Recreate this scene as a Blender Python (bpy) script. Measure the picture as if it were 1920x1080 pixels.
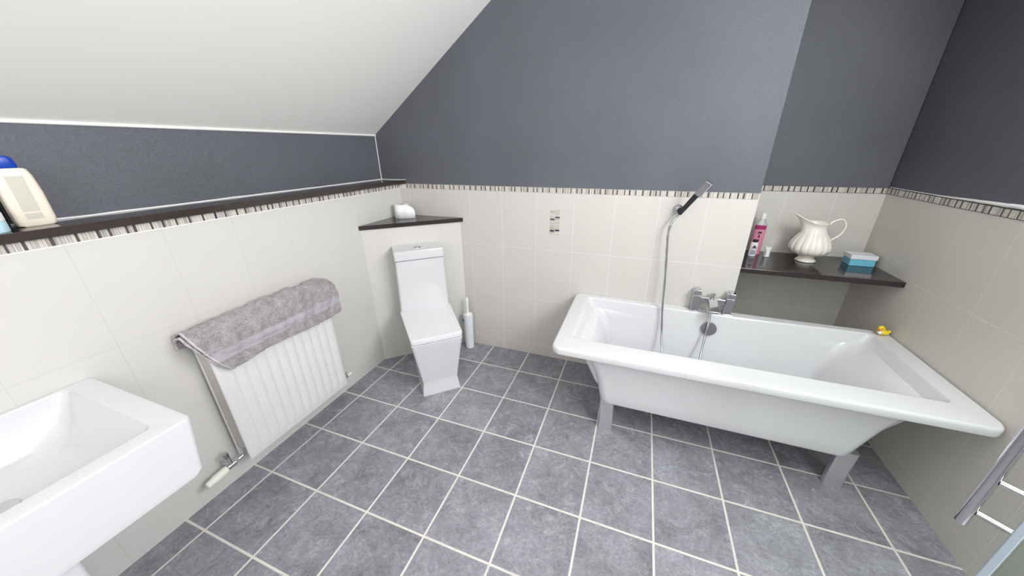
import bpy, bmesh, math, random
from mathutils import Vector, Matrix, noise as mnoise
random.seed(7)
PI = math.pi
S = bpy.context.scene
for o in list(bpy.data.objects):
    bpy.data.objects.remove(o)
COL = S.collection

# ------------------------------------------------------------------ camera
RX = (0.9377472, 0.3471335, -0.0113383)
RY = (0.1237257, -0.3643803, -0.9229946)
RZ = (-0.3245338, 0.8641327, -0.3846459)
CAM = (1.60065, -2.19431, 1.52344)
cd = bpy.data.cameras.new('camera'); cam = bpy.data.objects.new('camera', cd); COL.objects.link(cam)
cd.sensor_fit = 'HORIZONTAL'; cd.sensor_width = 36.0; cd.lens = 630.18 / 1920 * 36.0
cd.clip_start = 0.02
m = Matrix(((RX[0], -RY[0], -RZ[0], CAM[0]), (RX[1], -RY[1], -RZ[1], CAM[1]), (RX[2], -RY[2], -RZ[2], CAM[2]), (0, 0, 0, 1)))
cam.matrix_world = m
S.camera = cam

# ------------------------------------------------------------------ light and exposure
S.view_settings.view_transform = 'Standard'; S.view_settings.look = 'None'
S.view_settings.gamma = 1; S.view_settings.exposure = 0.14; S.view_settings.use_curve_mapping = False
w = bpy.data.worlds.new('world'); S.world = w; w.use_nodes = True
w.node_tree.nodes['Background'].inputs[0].default_value = (0.9, 0.95, 1.0, 1)
w.node_tree.nodes['Background'].inputs[1].default_value = 0.5

def area(name, loc, target, sx, sy, power, col):
    l = bpy.data.lights.new(name, 'AREA'); l.shape = 'RECTANGLE'; l.size = sx; l.size_y = sy
    l.energy = power; l.color = col
    o = bpy.data.objects.new(name, l); COL.objects.link(o); o.location = loc
    d = Vector(target) - Vector(loc)
    o.rotation_euler = d.to_track_quat('-Z', 'Y').to_euler()
    return o
# daylight from the roof window high on the right hand side; side and rear lamps are added
area('roof_window_daylight', (2.82, -1.30, 2.12), (0.5, -1.10, 1.0), 0.9, 0.7, 35, (0.985, 0.99, 1.0))
area('side_fill_light', (2.93, -1.95, 1.75), (0.0, -1.4, 1.50), 1.0, 1.0, 47, (0.985, 0.985, 1.0))  # added lamp by the right wall, brightens the left walls and slope
area('rear_fill_light', (1.2, -3.2, 1.75), (1.5, -0.5, 0.6), 1.6, 1.1, 15, (0.985, 0.99, 1.0))  # added weak fill lamp behind the camera, stands for no real window

# ------------------------------------------------------------------ materials
def srgb(r, g, b):
    f = lambda c: (c / 255 / 12.92) if c / 255 <= 0.04045 else ((c / 255 + 0.055) / 1.055) ** 2.4
    return (f(r), f(g), f(b), 1)
def new_mat(name):
    mt = bpy.data.materials.new(name); mt.use_nodes = True
    return mt, mt.node_tree, mt.node_tree.nodes['Principled BSDF']
def mat(name, col, rough=0.5, metal=0.0, bump=0.0, bscale=200, var=0.0, vscale=8, trans=0.0, ior=1.45, coat=0.0, spec=None, detail=4):
    mt, nt, b = new_mat(name)
    b.inputs['Base Color'].default_value = col; b.inputs['Roughness'].default_value = rough
    b.inputs['Metallic'].default_value = metal; b.inputs['IOR'].default_value = ior
    b.inputs['Transmission Weight'].default_value = trans; b.inputs['Coat Weight'].default_value = coat
    if spec is not None: b.inputs['Specular IOR Level'].default_value = spec
    tc = nt.nodes.new('ShaderNodeTexCoord')
    n = nt.nodes.new('ShaderNodeTexNoise'); n.inputs['Scale'].default_value = vscale; n.inputs['Detail'].default_value = detail
    nt.links.new(tc.outputs['Object'], n.inputs['Vector'])
    mx = nt.nodes.new('ShaderNodeMix'); mx.data_type = 'RGBA'
    v = max(var, 0.01)
    mx.inputs[6].default_value = tuple(c * (1 - v) for c in col[:3]) + (1,)
    mx.inputs[7].default_value = tuple(min(1, c * (1 + v)) for c in col[:3]) + (1,)
    nt.links.new(n.outputs[0], mx.inputs[0]); nt.links.new(mx.outputs[2], b.inputs['Base Color'])
    if bump:
        n2 = nt.nodes.new('ShaderNodeTexNoise'); n2.inputs['Scale'].default_value = bscale; n2.inputs['Detail'].default_value = 3
        nt.links.new(tc.outputs['Object'], n2.inputs['Vector'])
        bp = nt.nodes.new('ShaderNodeBump'); bp.inputs['Strength'].default_value = bump; bp.inputs['Distance'].default_value = 0.004
        nt.links.new(n2.outputs[0], bp.inputs['Height']); nt.links.new(bp.outputs[0], b.inputs['Normal'])
    return mt
def N(nt, op, a, b=None, c=None):
    n = nt.nodes.new('ShaderNodeMath'); n.operation = op
    for i, v in enumerate((a, b, c)):
        if v is None: continue
        if isinstance(v, (int, float)): n.inputs[i].default_value = v
        else: nt.links.new(v, n.inputs[i])
    return n.outputs[0]
def grout_mask(nt, u, pitch, u0, g):
    t = N(nt, 'FRACT', N(nt, 'DIVIDE', N(nt, 'SUBTRACT', u, u0), pitch))
    d = N(nt, 'MULTIPLY', N(nt, 'MINIMUM', t, N(nt, 'SUBTRACT', 1.0, t)), pitch)
    mr = nt.nodes.new('ShaderNodeMapRange'); mr.interpolation_type = 'SMOOTHSTEP'
    mr.inputs['From Min'].default_value = g * 0.35; mr.inputs['From Max'].default_value = g * 0.65
    mr.inputs['To Min'].default_value = 1; mr.inputs['To Max'].default_value = 0
    nt.links.new(d, mr.inputs['Value'])
    return mr.outputs[0]
def tile_mat(name, udir, u0, pitch, tile, grout, g=0.003, rough=0.35):
    """wall tiles: portrait tiles on a grid of world position"""
    mt, nt, b = new_mat(name)
    ge = nt.nodes.new('ShaderNodeNewGeometry')
    dp = nt.nodes.new('ShaderNodeVectorMath'); dp.operation = 'DOT_PRODUCT'
    nt.links.new(ge.outputs['Position'], dp.inputs[0]); dp.inputs[1].default_value = udir
    sp = nt.nodes.new('ShaderNodeSeparateXYZ'); nt.links.new(ge.outputs['Position'], sp.inputs[0])
    mk = N(nt, 'MAXIMUM', grout_mask(nt, dp.outputs['Value'], pitch, u0, g), grout_mask(nt, sp.outputs[2], 0.3882, 0.0907, g))
    n = nt.nodes.new('ShaderNodeTexNoise'); n.inputs['Scale'].default_value = 5; n.inputs['Detail'].default_value = 5
    nt.links.new(ge.outputs['Position'], n.inputs['Vector'])
    mx = nt.nodes.new('ShaderNodeMix'); mx.data_type = 'RGBA'
    mx.inputs[6].default_value = tuple(c * 0.975 for c in tile[:3]) + (1,); mx.inputs[7].default_value = tuple(min(1, c * 1.02) for c in tile[:3]) + (1,)
    nt.links.new(n.outputs[0], mx.inputs[0])
    m2 = nt.nodes.new('ShaderNodeMix'); m2.data_type = 'RGBA'
    nt.links.new(mk, m2.inputs[0]); nt.links.new(mx.outputs[2], m2.inputs[6]); m2.inputs[7].default_value = grout
    nt.links.new(m2.outputs[2], b.inputs['Base Color'])
    b.inputs['Roughness'].default_value = rough
    bp = nt.nodes.new('ShaderNodeBump'); bp.inputs['Strength'].default_value = 0.25; bp.inputs['Distance'].default_value = 0.002
    nt.links.new(N(nt, 'MULTIPLY', mk, -1.0), bp.inputs['Height'])
    nt.links.new(bp.outputs[0], b.inputs['Normal'])
    return mt
TILE = srgb(208, 204, 199); GROUT = srgb(220, 217, 213)
M = {}
M['tile_back'] = tile_mat('cream_tiles_back', (1, 0, 0), 0.458, 0.2512, TILE, GROUT, 0.0045)
M['tile_left'] = tile_mat('cream_tiles_left', (0, 1, 0), 0.05, 0.2512, srgb(212, 210, 206), srgb(206, 204, 199), 0.003)
M['tile_right'] = tile_mat('cream_tiles_right', (0, 1, 0), 0.13, 0.2512, srgb(216, 211, 203), srgb(226, 221, 214), 0.004)
M['tile_corner'] = tile_mat('cream_tiles_corner', (0.737, 0.676, 0), -0.31, 0.2512, srgb(212, 210, 204), srgb(209, 207, 201), 0.003)
def paint(name, col):
    mt, nt, b = new_mat(name)
    ge = nt.nodes.new('ShaderNodeNewGeometry')
    n = nt.nodes.new('ShaderNodeTexNoise'); n.inputs['Scale'].default_value = 160; n.inputs['Detail'].default_value = 4
    n3 = nt.nodes.new('ShaderNodeTexNoise'); n3.inputs['Scale'].default_value = 2.2; n3.inputs['Detail'].default_value = 3
    nt.links.new(ge.outputs['Position'], n.inputs['Vector']); nt.links.new(ge.outputs['Position'], n3.inputs['Vector'])
    r = nt.nodes.new('ShaderNodeValToRGB')
    r.color_ramp.elements[0].position = 0.3; r.color_ramp.elements[1].position = 0.7
    r.color_ramp.elements[0].color = tuple(c * 0.78 for c in col[:3]) + (1,); r.color_ramp.elements[1].color = tuple(c * 1.22 for c in col[:3]) + (1,)
    nt.links.new(N(nt, 'ADD', N(nt, 'MULTIPLY', n.outputs[0], 0.65), N(nt, 'MULTIPLY', n3.outputs[0], 0.35)), r.inputs[0])
    nt.links.new(r.outputs[0], b.inputs['Base Color']); b.inputs['Roughness'].default_value = 0.62
    bp = nt.nodes.new('ShaderNodeBump'); bp.inputs['Strength'].default_value = 0.35; bp.inputs['Distance'].default_value = 0.0015
    nt.links.new(n.outputs[0], bp.inputs['Height']); nt.links.new(bp.outputs[0], b.inputs['Normal'])
    return mt
M['paint'] = paint('slate_blue_paint', srgb(94, 96, 104))
M['white_paint'] = mat('white_paint', srgb(238, 237, 233), 0.7, bump=0.08, bscale=90, var=0.012, vscale=3)
M['caulk'] = mat('white_caulk', srgb(240, 240, 238), 0.5, bump=0.3, bscale=60)
def floor_mat():
    mt, nt, b = new_mat('slate_floor_tiles')
    ge = nt.nodes.new('ShaderNodeNewGeometry')
    sp = nt.nodes.new('ShaderNodeSeparateXYZ'); nt.links.new(ge.outputs['Position'], sp.inputs[0])
    mk = N(nt, 'MAXIMUM', grout_mask(nt, sp.outputs[0], 0.305, 0.0, 0.0095), grout_mask(nt, sp.outputs[1], 0.305, -0.2531, 0.0095))
    # per tile offset so the slate pattern breaks at each tile
    ix = N(nt, 'FLOOR', N(nt, 'DIVIDE', sp.outputs[0], 0.305)); iy = N(nt, 'FLOOR', N(nt, 'DIVIDE', N(nt, 'ADD', sp.outputs[1], 0.2531), 0.305))
    cb = nt.nodes.new('ShaderNodeCombineXYZ'); nt.links.new(N(nt, 'MULTIPLY', ix, 3.71), cb.inputs[0]); nt.links.new(N(nt, 'MULTIPLY', iy, 5.13), cb.inputs[1])
    nt.links.new(N(nt, 'ADD', N(nt, 'MULTIPLY', ix, 1.3), N(nt, 'MULTIPLY', iy, 2.9)), cb.inputs[2])
    ad = nt.nodes.new('ShaderNodeVectorMath'); ad.operation = 'ADD'; nt.links.new(ge.outputs['Position'], ad.inputs[0]); nt.links.new(cb.outputs[0], ad.inputs[1])
    def noise(sc, det, dist=0, rough=0.55):
        n = nt.nodes.new('ShaderNodeTexNoise'); n.inputs['Scale'].default_value = sc; n.inputs['Detail'].default_value = det
        n.inputs['Distortion'].default_value = dist; n.inputs['Roughness'].default_value = rough
        nt.links.new(ad.outputs[0], n.inputs['Vector']); return n.outputs[0]
    a = noise(3.0, 5, 0.6); c = noise(11, 10, 1.1, 0.74); e = noise(75, 4, 0.4, 0.7)
    def ridges(sc, dist, sharp, lo, k):
        r_ = N(nt, 'MAXIMUM', N(nt, 'SUBTRACT', 1.0, N(nt, 'MULTIPLY', N(nt, 'ABSOLUTE', N(nt, 'SUBTRACT', noise(sc, 9, dist, 0.7), 0.5)), sharp)), 0.0)
        return N(nt, 'MULTIPLY', r_, N(nt, 'MINIMUM', N(nt, 'MAXIMUM', N(nt, 'MULTIPLY', N(nt, 'SUBTRACT', c, lo), k), 0.0), 1.0))
    # thin pale riven edges and a few dark ones
    ridge = ridges(6.0, 0.9, 34.0, 0.46, 7.0); dark = ridges(7.5, 1.2, 26.0, 0.5, 6.0)
    r = nt.nodes.new('ShaderNodeValToRGB'); el = r.color_ramp.elements
    el[0].position = 0.36; el[0].color = srgb(104, 104, 111)
    el[1].position = 0.66; el[1].color = srgb(190, 190, 199)
    q = el.new(0.46); q.color = srgb(136, 135, 143)
    q = el.new(0.55); q.color = srgb(156, 156, 165)
    nt.links.new(N(nt, 'ADD', N(nt, 'MULTIPLY', a, 0.28), N(nt, 'ADD', N(nt, 'MULTIPLY', c, 0.42), N(nt, 'MULTIPLY', e, 0.30))), r.inputs[0])
    md = nt.nodes.new('ShaderNodeMix'); md.data_type = 'RGBA'; nt.links.new(N(nt, 'MULTIPLY', dark, 0.45), md.inputs[0])
    nt.links.new(r.outputs[0], md.inputs[6]); md.inputs[7].default_value = srgb(92, 90, 98)
    mr = nt.nodes.new('ShaderNodeMix'); mr.data_type = 'RGBA'; nt.links.new(N(nt, 'MULTIPLY', ridge, 0.6), mr.inputs[0])
    nt.links.new(md.outputs[2], mr.inputs[6]); mr.inputs[7].default_value = srgb(204, 204, 212)
    # faint brownish tint patches
    m3 = nt.nodes.new('ShaderNodeMix'); m3.data_type = 'RGBA'; nt.links.new(N(nt, 'MULTIPLY', N(nt, 'MAXIMUM', N(nt, 'SUBTRACT', noise(3.1, 2), 0.5), 0.0), 1.2), m3.inputs[0])
    nt.links.new(mr.outputs[2], m3.inputs[6]); m3.inputs[7].default_value = srgb(124, 116, 118)
    m2 = nt.nodes.new('ShaderNodeMix'); m2.data_type = 'RGBA'
    nt.links.new(mk, m2.inputs[0]); nt.links.new(m3.outputs[2], m2.inputs[6]); m2.inputs[7].default_value = srgb(230, 226, 219)
    nt.links.new(m2.outputs[2], b.inputs['Base Color'])
    b.inputs['Roughness'].default_value = 0.42
    h = N(nt, 'ADD', N(nt, 'ADD', N(nt, 'MULTIPLY', c, 1.0), N(nt, 'MULTIPLY', e, 0.25)), N(nt, 'MULTIPLY', ridge, 0.25))
    h = N(nt, 'SUBTRACT', h, N(nt, 'MULTIPLY', mk, 0.4))
    bp = nt.nodes.new('ShaderNodeBump'); bp.inputs['Strength'].default_value = 0.65; bp.inputs['Distance'].default_value = 0.008
    nt.links.new(h, bp.inputs['Height']); nt.links.new(bp.outputs[0], b.inputs['Normal'])
    return mt
M['floor'] = floor_mat()
M['chips'] = [mat('mosaic_cream', srgb(216, 211, 202), 0.3), mat('mosaic_beige', srgb(201, 194, 184), 0.3), mat('mosaic_grey', srgb(196, 193, 189), 0.3),
              mat('mosaic_taupe', srgb(180, 170, 162), 0.3), mat('mosaic_dark', srgb(92, 82, 82), 0.25), mat('mosaic_navy', srgb(58, 60, 86), 0.25)]
M['granite'] = mat('dark_granite', srgb(48, 41, 42), 0.10, var=0.35, vscale=160, detail=6, spec=0.65)
M['ledge'] = mat('dark_slate_ledge', srgb(58, 50, 48), 0.12, var=0.4, vscale=70, detail=8, spec=0.6)
M['ceramic'] = mat('white_ceramic', srgb(215, 215, 218), 0.12, coat=0.3)
M['acrylic'] = mat('white_acrylic', srgb(218, 218, 221), 0.14, coat=0.2)
M['seat'] = mat('white_seat_plastic', srgb(230, 230, 233), 0.22)
M['enamel'] = mat('white_radiator_enamel', srgb(224, 224, 224), 0.35)
M['rad_side'] = mat('radiator_grille', srgb(212, 205, 198), 0.5)
M['dark_gap'] = mat('radiator_inside', srgb(60, 50, 48), 0.8)
M['chrome'] = mat('chrome', srgb(205, 206, 210), 0.10, metal=1.0)
M['steel'] = mat('brushed_steel', srgb(176, 175, 178), 0.3, metal=1.0)
M['foot_chrome'] = mat('satin_chrome', srgb(212, 212, 215), 0.32, metal=0.75)
M['hose'] = mat('hose_steel', srgb(178, 178, 182), 0.3, metal=1.0)
M['black'] = mat('black_plastic', srgb(34, 34, 40), 0.2)
M['white_plastic'] = mat('white_plastic', srgb(238, 240, 240), 0.4)
M['cream_plastic'] = mat('trv_plastic', srgb(232, 233, 222), 0.4)
M['brush'] = mat('frosted_plastic', srgb(232, 237, 242), 0.35)
M['blue_bit'] = mat('teal_plastic', srgb(52, 130, 150), 0.4)
M['paper'] = mat('toilet_paper', srgb(245, 245, 247), 0.9, bump=0.4, bscale=140)
M['card'] = mat('cardboard_tube', srgb(176, 160, 146), 0.9)
M['jug'] = mat('cream_glazed_pottery', srgb(240, 236, 228), 0.13, coat=0.4, var=0.02)
M['lid'] = mat('white_box_lid', srgb(228, 232, 240), 0.3)
M['box'] = mat('sky_blue_box', srgb(118, 196, 222), 0.3)
M['pink'] = mat('pink_lotion', srgb(214, 138, 166), 0.2)
M['magenta'] = mat('magenta_label', srgb(160, 44, 104), 0.3)
M['darkprint'] = mat('dark_print', srgb(70, 40, 62), 0.4)
M['greyprint'] = mat('grey_print', srgb(160, 160, 178), 0.4)
M['clear'] = mat('clear_plastic', srgb(232, 234, 236), 0.15, trans=0.55)
M['duck'] = mat('yellow_rubber', srgb(240, 212, 50), 0.3)
M['orange'] = mat('orange_rubber', srgb(222, 120, 24), 0.35)
M['cream_bottle'] = mat('cream_bottle_plastic', srgb(236, 226, 210), 0.3)
M['beige_print'] = mat('beige_label_print', srgb(206, 201, 190), 0.35)
M['blue_cap'] = mat('royal_blue_cap', srgb(24, 66, 170), 0.2)
M['black_bottle'] = mat('black_bottle_plastic', srgb(16, 16, 26), 0.25)
M['pale_blue'] = mat('pale_blue_plastic', srgb(190, 224, 240), 0.3)
M['seal'] = mat('translucent_seal', srgb(178, 192, 204), 0.3)

def glass_mat():
    mt, nt, b = new_mat('shower_glass')
    out = nt.nodes['Material Output']
    tr = nt.nodes.new('ShaderNodeBsdfTransparent'); tr.inputs[0].default_value = (0.88, 0.925, 0.90, 1)
    gl = nt.nodes.new('ShaderNodeBsdfGlossy'); gl.inputs['Roughness'].default_value = 0.02
    fr = nt.nodes.new('ShaderNodeValue'); fr.outputs[0].default_value = 0.07
    mx = nt.nodes.new('ShaderNodeMixShader')
    nt.links.new(fr.outputs[0], mx.inputs[0]); nt.links.new(tr.outputs[0], mx.inputs[1]); nt.links.new(gl.outputs[0], mx.inputs[2])
    nt.links.new(mx.outputs[0], out.inputs['Surface'])
    return mt
M['glass'] = glass_mat()

def towel_mat():
    """grey terry cloth with one smooth woven band along v"""
    mt, nt, b = new_mat('grey_terry_cloth')
    uv = nt.nodes.new('ShaderNodeUVMap'); sp = nt.nodes.new('ShaderNodeSeparateXYZ'); nt.links.new(uv.outputs[0], sp.inputs[0])
    tc = nt.nodes.new('ShaderNodeTexCoord')
    def noise(sc, d):
        n = nt.nodes.new('ShaderNodeTexNoise'); n.inputs['Scale'].default_value = sc; n.inputs['Detail'].default_value = d
        nt.links.new(tc.outputs['Object'], n.inputs['Vector']); return n.outputs[0]
    band = N(nt, 'MULTIPLY', N(nt, 'GREATER_THAN', sp.outputs[1], 0.715), N(nt, 'LESS_THAN', sp.outputs[1], 0.84))
    r = nt.nodes.new('ShaderNodeValToRGB'); el = r.color_ramp.elements
    el[0].position = 0.35; el[0].color = srgb(128, 122, 126); el[1].position = 0.62; el[1].color = srgb(180, 174, 178)
    nt.links.new(N(nt, 'ADD', N(nt, 'MULTIPLY', noise(220, 3), 0.6), N(nt, 'MULTIPLY', noise(28, 4), 0.4)), r.inputs[0])
    mx = nt.nodes.new('ShaderNodeMix'); mx.data_type = 'RGBA'; nt.links.new(band, mx.inputs[0]); nt.links.new(r.outputs[0], mx.inputs[6]); mx.inputs[7].default_value = srgb(170, 166, 172)
    hm = nt.nodes.new('ShaderNodeMix'); hm.data_type = 'RGBA'; nt.links.new(N(nt, 'LESS_THAN', sp.outputs[0], 0.010), hm.inputs[0]); nt.links.new(mx.outputs[2], hm.inputs[6]); hm.inputs[7].default_value = srgb(205, 200, 202)
    nt.links.new(hm.outputs[2], b.inputs['Base Color']); b.inputs['Roughness'].default_value = 0.95
    b.inputs['Sheen Weight'].default_value = 0.3
    bp = nt.nodes.new('ShaderNodeBump'); bp.inputs['Strength'].default_value = 0.9; bp.inputs['Distance'].default_value = 0.004
    nt.links.new(N(nt, 'MULTIPLY', noise(300, 3), N(nt, 'SUBTRACT', 1.05, band)), bp.inputs['Height']); nt.links.new(bp.outputs[0], b.inputs['Normal'])
    return mt
M['towel'] = towel_mat()

# ------------------------------------------------------------------ mesh helpers
def obj(name, bm, mats, parent=None, smooth=False, label=None, loc=None, bevel=0, seg=2, angle=35):
    me = bpy.data.meshes.new(name)
    bmesh.ops.recalc_face_normals(bm, faces=bm.faces)
    bm.to_mesh(me); bm.free()
    o = bpy.data.objects.new(name, me); COL.objects.link(o)
    for mt in (mats if isinstance(mats, (list, tuple)) else [mats]): me.materials.append(mt)
    if parent:
        o.parent = parent; o.matrix_parent_inverse = Matrix.Translation(-wloc(parent))
    if bevel:
        md = o.modifiers.new('bevel', 'BEVEL'); md.width = bevel; md.segments = seg; md.limit_method = 'ANGLE'; md.angle_limit = math.radians(angle)
        smooth = True
    if smooth:
        for p in me.polygons: p.use_smooth = True
        me.set_sharp_from_angle(angle=math.radians(40))
        wn = o.modifiers.new('weighted_normals', 'WEIGHTED_NORMAL'); wn.keep_sharp = True; wn.weight = 60
    if label: o['label'] = label
    return o
def wloc(o):
    return Vector(o.location) if o.parent is None else Vector((0, 0, 0))
def thing(name, loc, label, cat, group=None):
    o = bpy.data.objects.new(name, None); COL.objects.link(o); o.location = loc; o.empty_display_size = 0.05
    o['label'] = label; o['category'] = cat
    if group: o['group'] = group
    return o
def tag(o, label, cat, group=None):
    o['label'] = label; o['category'] = cat
    if group: o['group'] = group
    return o
def struct(o):
    o['kind'] = 'structure'; return o
def box(bm, x0, x1, y0, y1, z0, z1, mi=0):
    vs = [bm.verts.new(p) for p in ((x0, y0, z0), (x1, y0, z0), (x1, y1, z0), (x0, y1, z0), (x0, y0, z1), (x1, y0, z1), (x1, y1, z1), (x0, y1, z1))]
    for f in ((0, 3, 2, 1), (4, 5, 6, 7), (0, 1, 5, 4), (1, 2, 6, 5), (2, 3, 7, 6), (3, 0, 4, 7)):
        bm.faces.new([vs[i] for i in f]).material_index = mi
    return vs
def bxm(*a):
    bm = bmesh.new(); box(bm, *a); return bm
def prism(bm, pts, z0, z1, mi=0):
    """extrude a plan polygon"""
    a = [bm.verts.new((x, y, z0)) for x, y in pts]; b = [bm.verts.new((x, y, z1)) for x, y in pts]
    n = len(pts)
    bm.faces.new(a[::-1]).material_index = mi; bm.faces.new(b).material_index = mi
    for i in range(n): bm.faces.new((a[i], a[(i + 1) % n], b[(i + 1) % n], b[i])).material_index = mi
def loft(bm, rings, cap0=True, cap1=True, mi=0):
    R = [[bm.verts.new(p) for p in r] for r in rings]
    n = len(R[0])
    for k in range(len(R) - 1):
        for i in range(n):
            bm.faces.new((R[k][i], R[k][(i + 1) % n], R[k + 1][(i + 1) % n], R[k + 1][i])).material_index = mi
    if cap0: bm.faces.new(R[0][::-1]).material_index = mi
    if cap1: bm.faces.new(R[-1]).material_index = mi
    return R
def rrect(x0, x1, y0, y1, r, z, ns=6, side=8, f=None):
    """rounded rectangle ring, same vertex count for any size"""
    P = []
    r = min(r, (x1 - x0) / 2.01, (y1 - y0) / 2.01)
    cs = [((x1 - r, y1 - r), 0), ((x0 + r, y1 - r), 90), ((x0 + r, y0 + r), 180), ((x1 - r, y0 + r), 270)]
    for k, ((cx, cy), a0) in enumerate(cs):
        for i in range(ns + 1):
            a = math.radians(a0 + 90 * i / ns); P.append((cx + r * math.cos(a), cy + r * math.sin(a)))
        nx, ny = cs[(k + 1) % 4][0]; a = math.radians(a0 + 90)
        ex, ey = nx + r * math.cos(a), ny + r * math.sin(a); sx, sy = P[-1]
        for i in range(1, side): P.append((sx + (ex - sx) * i / side, sy + (ey - sy) * i / side))
    out = []
    for x, y in P:
        if f: x, y = f(x, y)
        out.append((x, y, z))
    return out
def cyl(bm, a, b, r0, r1=None, n=24, mi=0, cap=True):
    a = Vector(a); b = Vector(b); r1 = r0 if r1 is None else r1
    d = (b - a).normalized(); u = d.orthogonal().normalized(); v = d.cross(u)
    ra = [a + (u * math.cos(2 * PI * i / n) + v * math.sin(2 * PI * i / n)) * r0 for i in range(n)]
    rb = [b + (u * math.cos(2 * PI * i / n) + v * math.sin(2 * PI * i / n)) * r1 for i in range(n)]
    loft(bm, [ra, rb], cap, cap, mi)
def tube(bm, pts, r, n=10, mi=0):
    pts = [Vector(p) for p in pts]; rings = []; u = None
    for i, p in enumerate(pts):
        d = (pts[min(i + 1, len(pts) - 1)] - pts[max(i - 1, 0)]).normalized()
        u = d.orthogonal().normalized() if u is None else (u - d * u.dot(d)).normalized()
        v = d.cross(u); rr = r(i / (len(pts) - 1)) if callable(r) else r
        rings.append([p + (u * math.cos(2 * PI * k / n) + v * math.sin(2 * PI * k / n)) * rr for k in range(n)])
    loft(bm, rings, True, True, mi)
def spline(pts, sub=10):
    P = [Vector(p) for p in pts]; P = [P[0] * 2 - P[1]] + P + [P[-1] * 2 - P[-2]]; out = []
    for i in range(1, len(P) - 2):
        for k in range(sub):
            t = k / sub; a, b, c, d = P[i - 1:i + 3]
            out.append(0.5 * ((2 * b) + (c - a) * t + (2 * a - 5 * b + 4 * c - d) * t * t + (3 * b - a - 3 * c + d) * t ** 3))
    out.append(P[-2]); return out
def lathe(bm, prof, c, n=40, mi=0, fx=1, fy=1, cap0=True, cap1=True):
    loft(bm, [[(c[0] + r * fx * math.cos(2 * PI * i / n), c[1] + r * fy * math.sin(2 * PI * i / n), z) for i in range(n)] for r, z in prof], cap0, cap1, mi)

# ------------------------------------------------------------------ room shell
XL, XU, XR, XB = -0.127, -0.285, 2.947, 2.20      # half wall, knee wall, right wall, breast edge
YA, YF, ZC = 0.46, -3.3, 2.45                      # alcove back, front wall, ceiling
ZT = 1.25                                          # top of the wall tiles
def zs(x): return 1.622 + (x - XU) * 0.7058        # slope of the roof
XS = XU + (ZC - 1.622) / 0.7058

struct(obj('floor', bxm(-0.5, XR + 0.12, YF - 0.1, YA + 0.1, -0.1, 0), M['floor']))
bm = bmesh.new(); box(bm, -0.4, XB, 0.0, YA + 0.1, 0, ZT)
struct(obj('wall_back_tiled', bm, M['tile_back']))
bm = bmesh.new(); box(bm, -0.4, XB, 0.0, YA + 0.1, ZT + 0.0351, ZC + 0.1)
struct(obj('wall_back_painted', bm, M['paint']))
bm = bmesh.new(); box(bm, -0.4, XB, 0.004, YA + 0.1, ZT, ZT + 0.0351)
struct(obj('wall_back_border', bm, M['caulk']))
struct(obj('wall_alcove_tiled', bxm(XB, XR, YA, YA + 0.1, 0, ZT), M['tile_back']))
struct(obj('wall_alcove_painted', bxm(XB, XR, YA + 0.003, YA + 0.1, ZT, ZC), M['paint']))
struct(obj('wall_right_tiled', bxm(XR, XR + 0.1, YF, YA + 0.1, 0, ZT), M['tile_right']))
struct(obj('wall_right_painted', bxm(XR + 0.003, XR + 0.1, YF, YA + 0.1, ZT, ZC), M['paint']))
struct(obj('wall_left_tiled', bxm(-0.4, XL, YF, 0.0, 0, 1.283), M['tile_left']))
struct(obj('wall_left_painted', bxm(XU - 0.1, XU, YF, 0.0, 1.283, 1.66), M['paint']))
struct(obj('wall_front', bxm(XU - 0.1, XR + 0.1, YF - 0.1, YF, 0, ZC), M['white_paint']))
bm = bmesh.new()
P = [(XU - 0.1, zs(XU - 0.1)), (XS, ZC), (XR + 0.1, ZC), (XR + 0.1, ZC + 0.1), (XS - 0.05, ZC + 0.1), (XU - 0.1, zs(XU - 0.1) + 0.12)]
a = [bm.verts.new((x, YF - 0.1, z)) for x, z in P]; b = [bm.verts.new((x, 0.0, z)) for x, z in P]
bm.faces.new(a[::-1]); bm.faces.new(b)
for i in range(len(P)): bm.faces.new((a[i], a[(i + 1) % 6], b[(i + 1) % 6], b[i]))
struct(obj('ceiling', bm, M['white_paint']))
struct(obj('ceiling_alcove', bxm(XB, XR + 0.1, 0.0, YA + 0.1, ZC, ZC + 0.1), M['white_paint']))
# caulk lines
bm = bmesh.new(); tube(bm, [(XU + 0.003, y, zs(XU) - 0.003) for y in (YF, -2, -1, 0)], 0.006, 8)
struct(obj('trim_1', bm, M['caulk']))
bm = bmesh.new(); pts = [(XU + 0.002, YF + i * (-YF) / 40, 1.3125 + random.uniform(-.001, .001)) for i in range(41)]
tube(bm, pts, 0.004, 8)
struct(obj('trim_2', bm, M['caulk']))
bm = bmesh.new(); tube(bm, [(XU + 0.002, -0.003, z) for z in (1.312, 1.45, 1.62)], 0.003, 8)
struct(obj('trim_3', bm, M['caulk']))
bm = bmesh.new(); tube(bm, [(XU, -0.003, 1.3125), (XL, -0.003, 1.3125), (-0.065, -0.003, 1.3125)], 0.003, 8)
struct(obj('trim_4', bm, M['caulk']))
bm = bmesh.new()
pts = []
for i in range(60):
    y = YA - 0.01 - i * 0.03; k = max(0, min(1, (0.05 - y) / 0.35)); pts.append((XR - 0.001, y, ZT + 0.039 + k * 0.006 + random.uniform(-.002, .002) * k))
tube(bm, pts, lambda t: 0.002 + 0.006 * min(1, max(0, t * 4 - 0.7)), 8)
struct(obj('trim_5', bm, M['caulk']))

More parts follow.
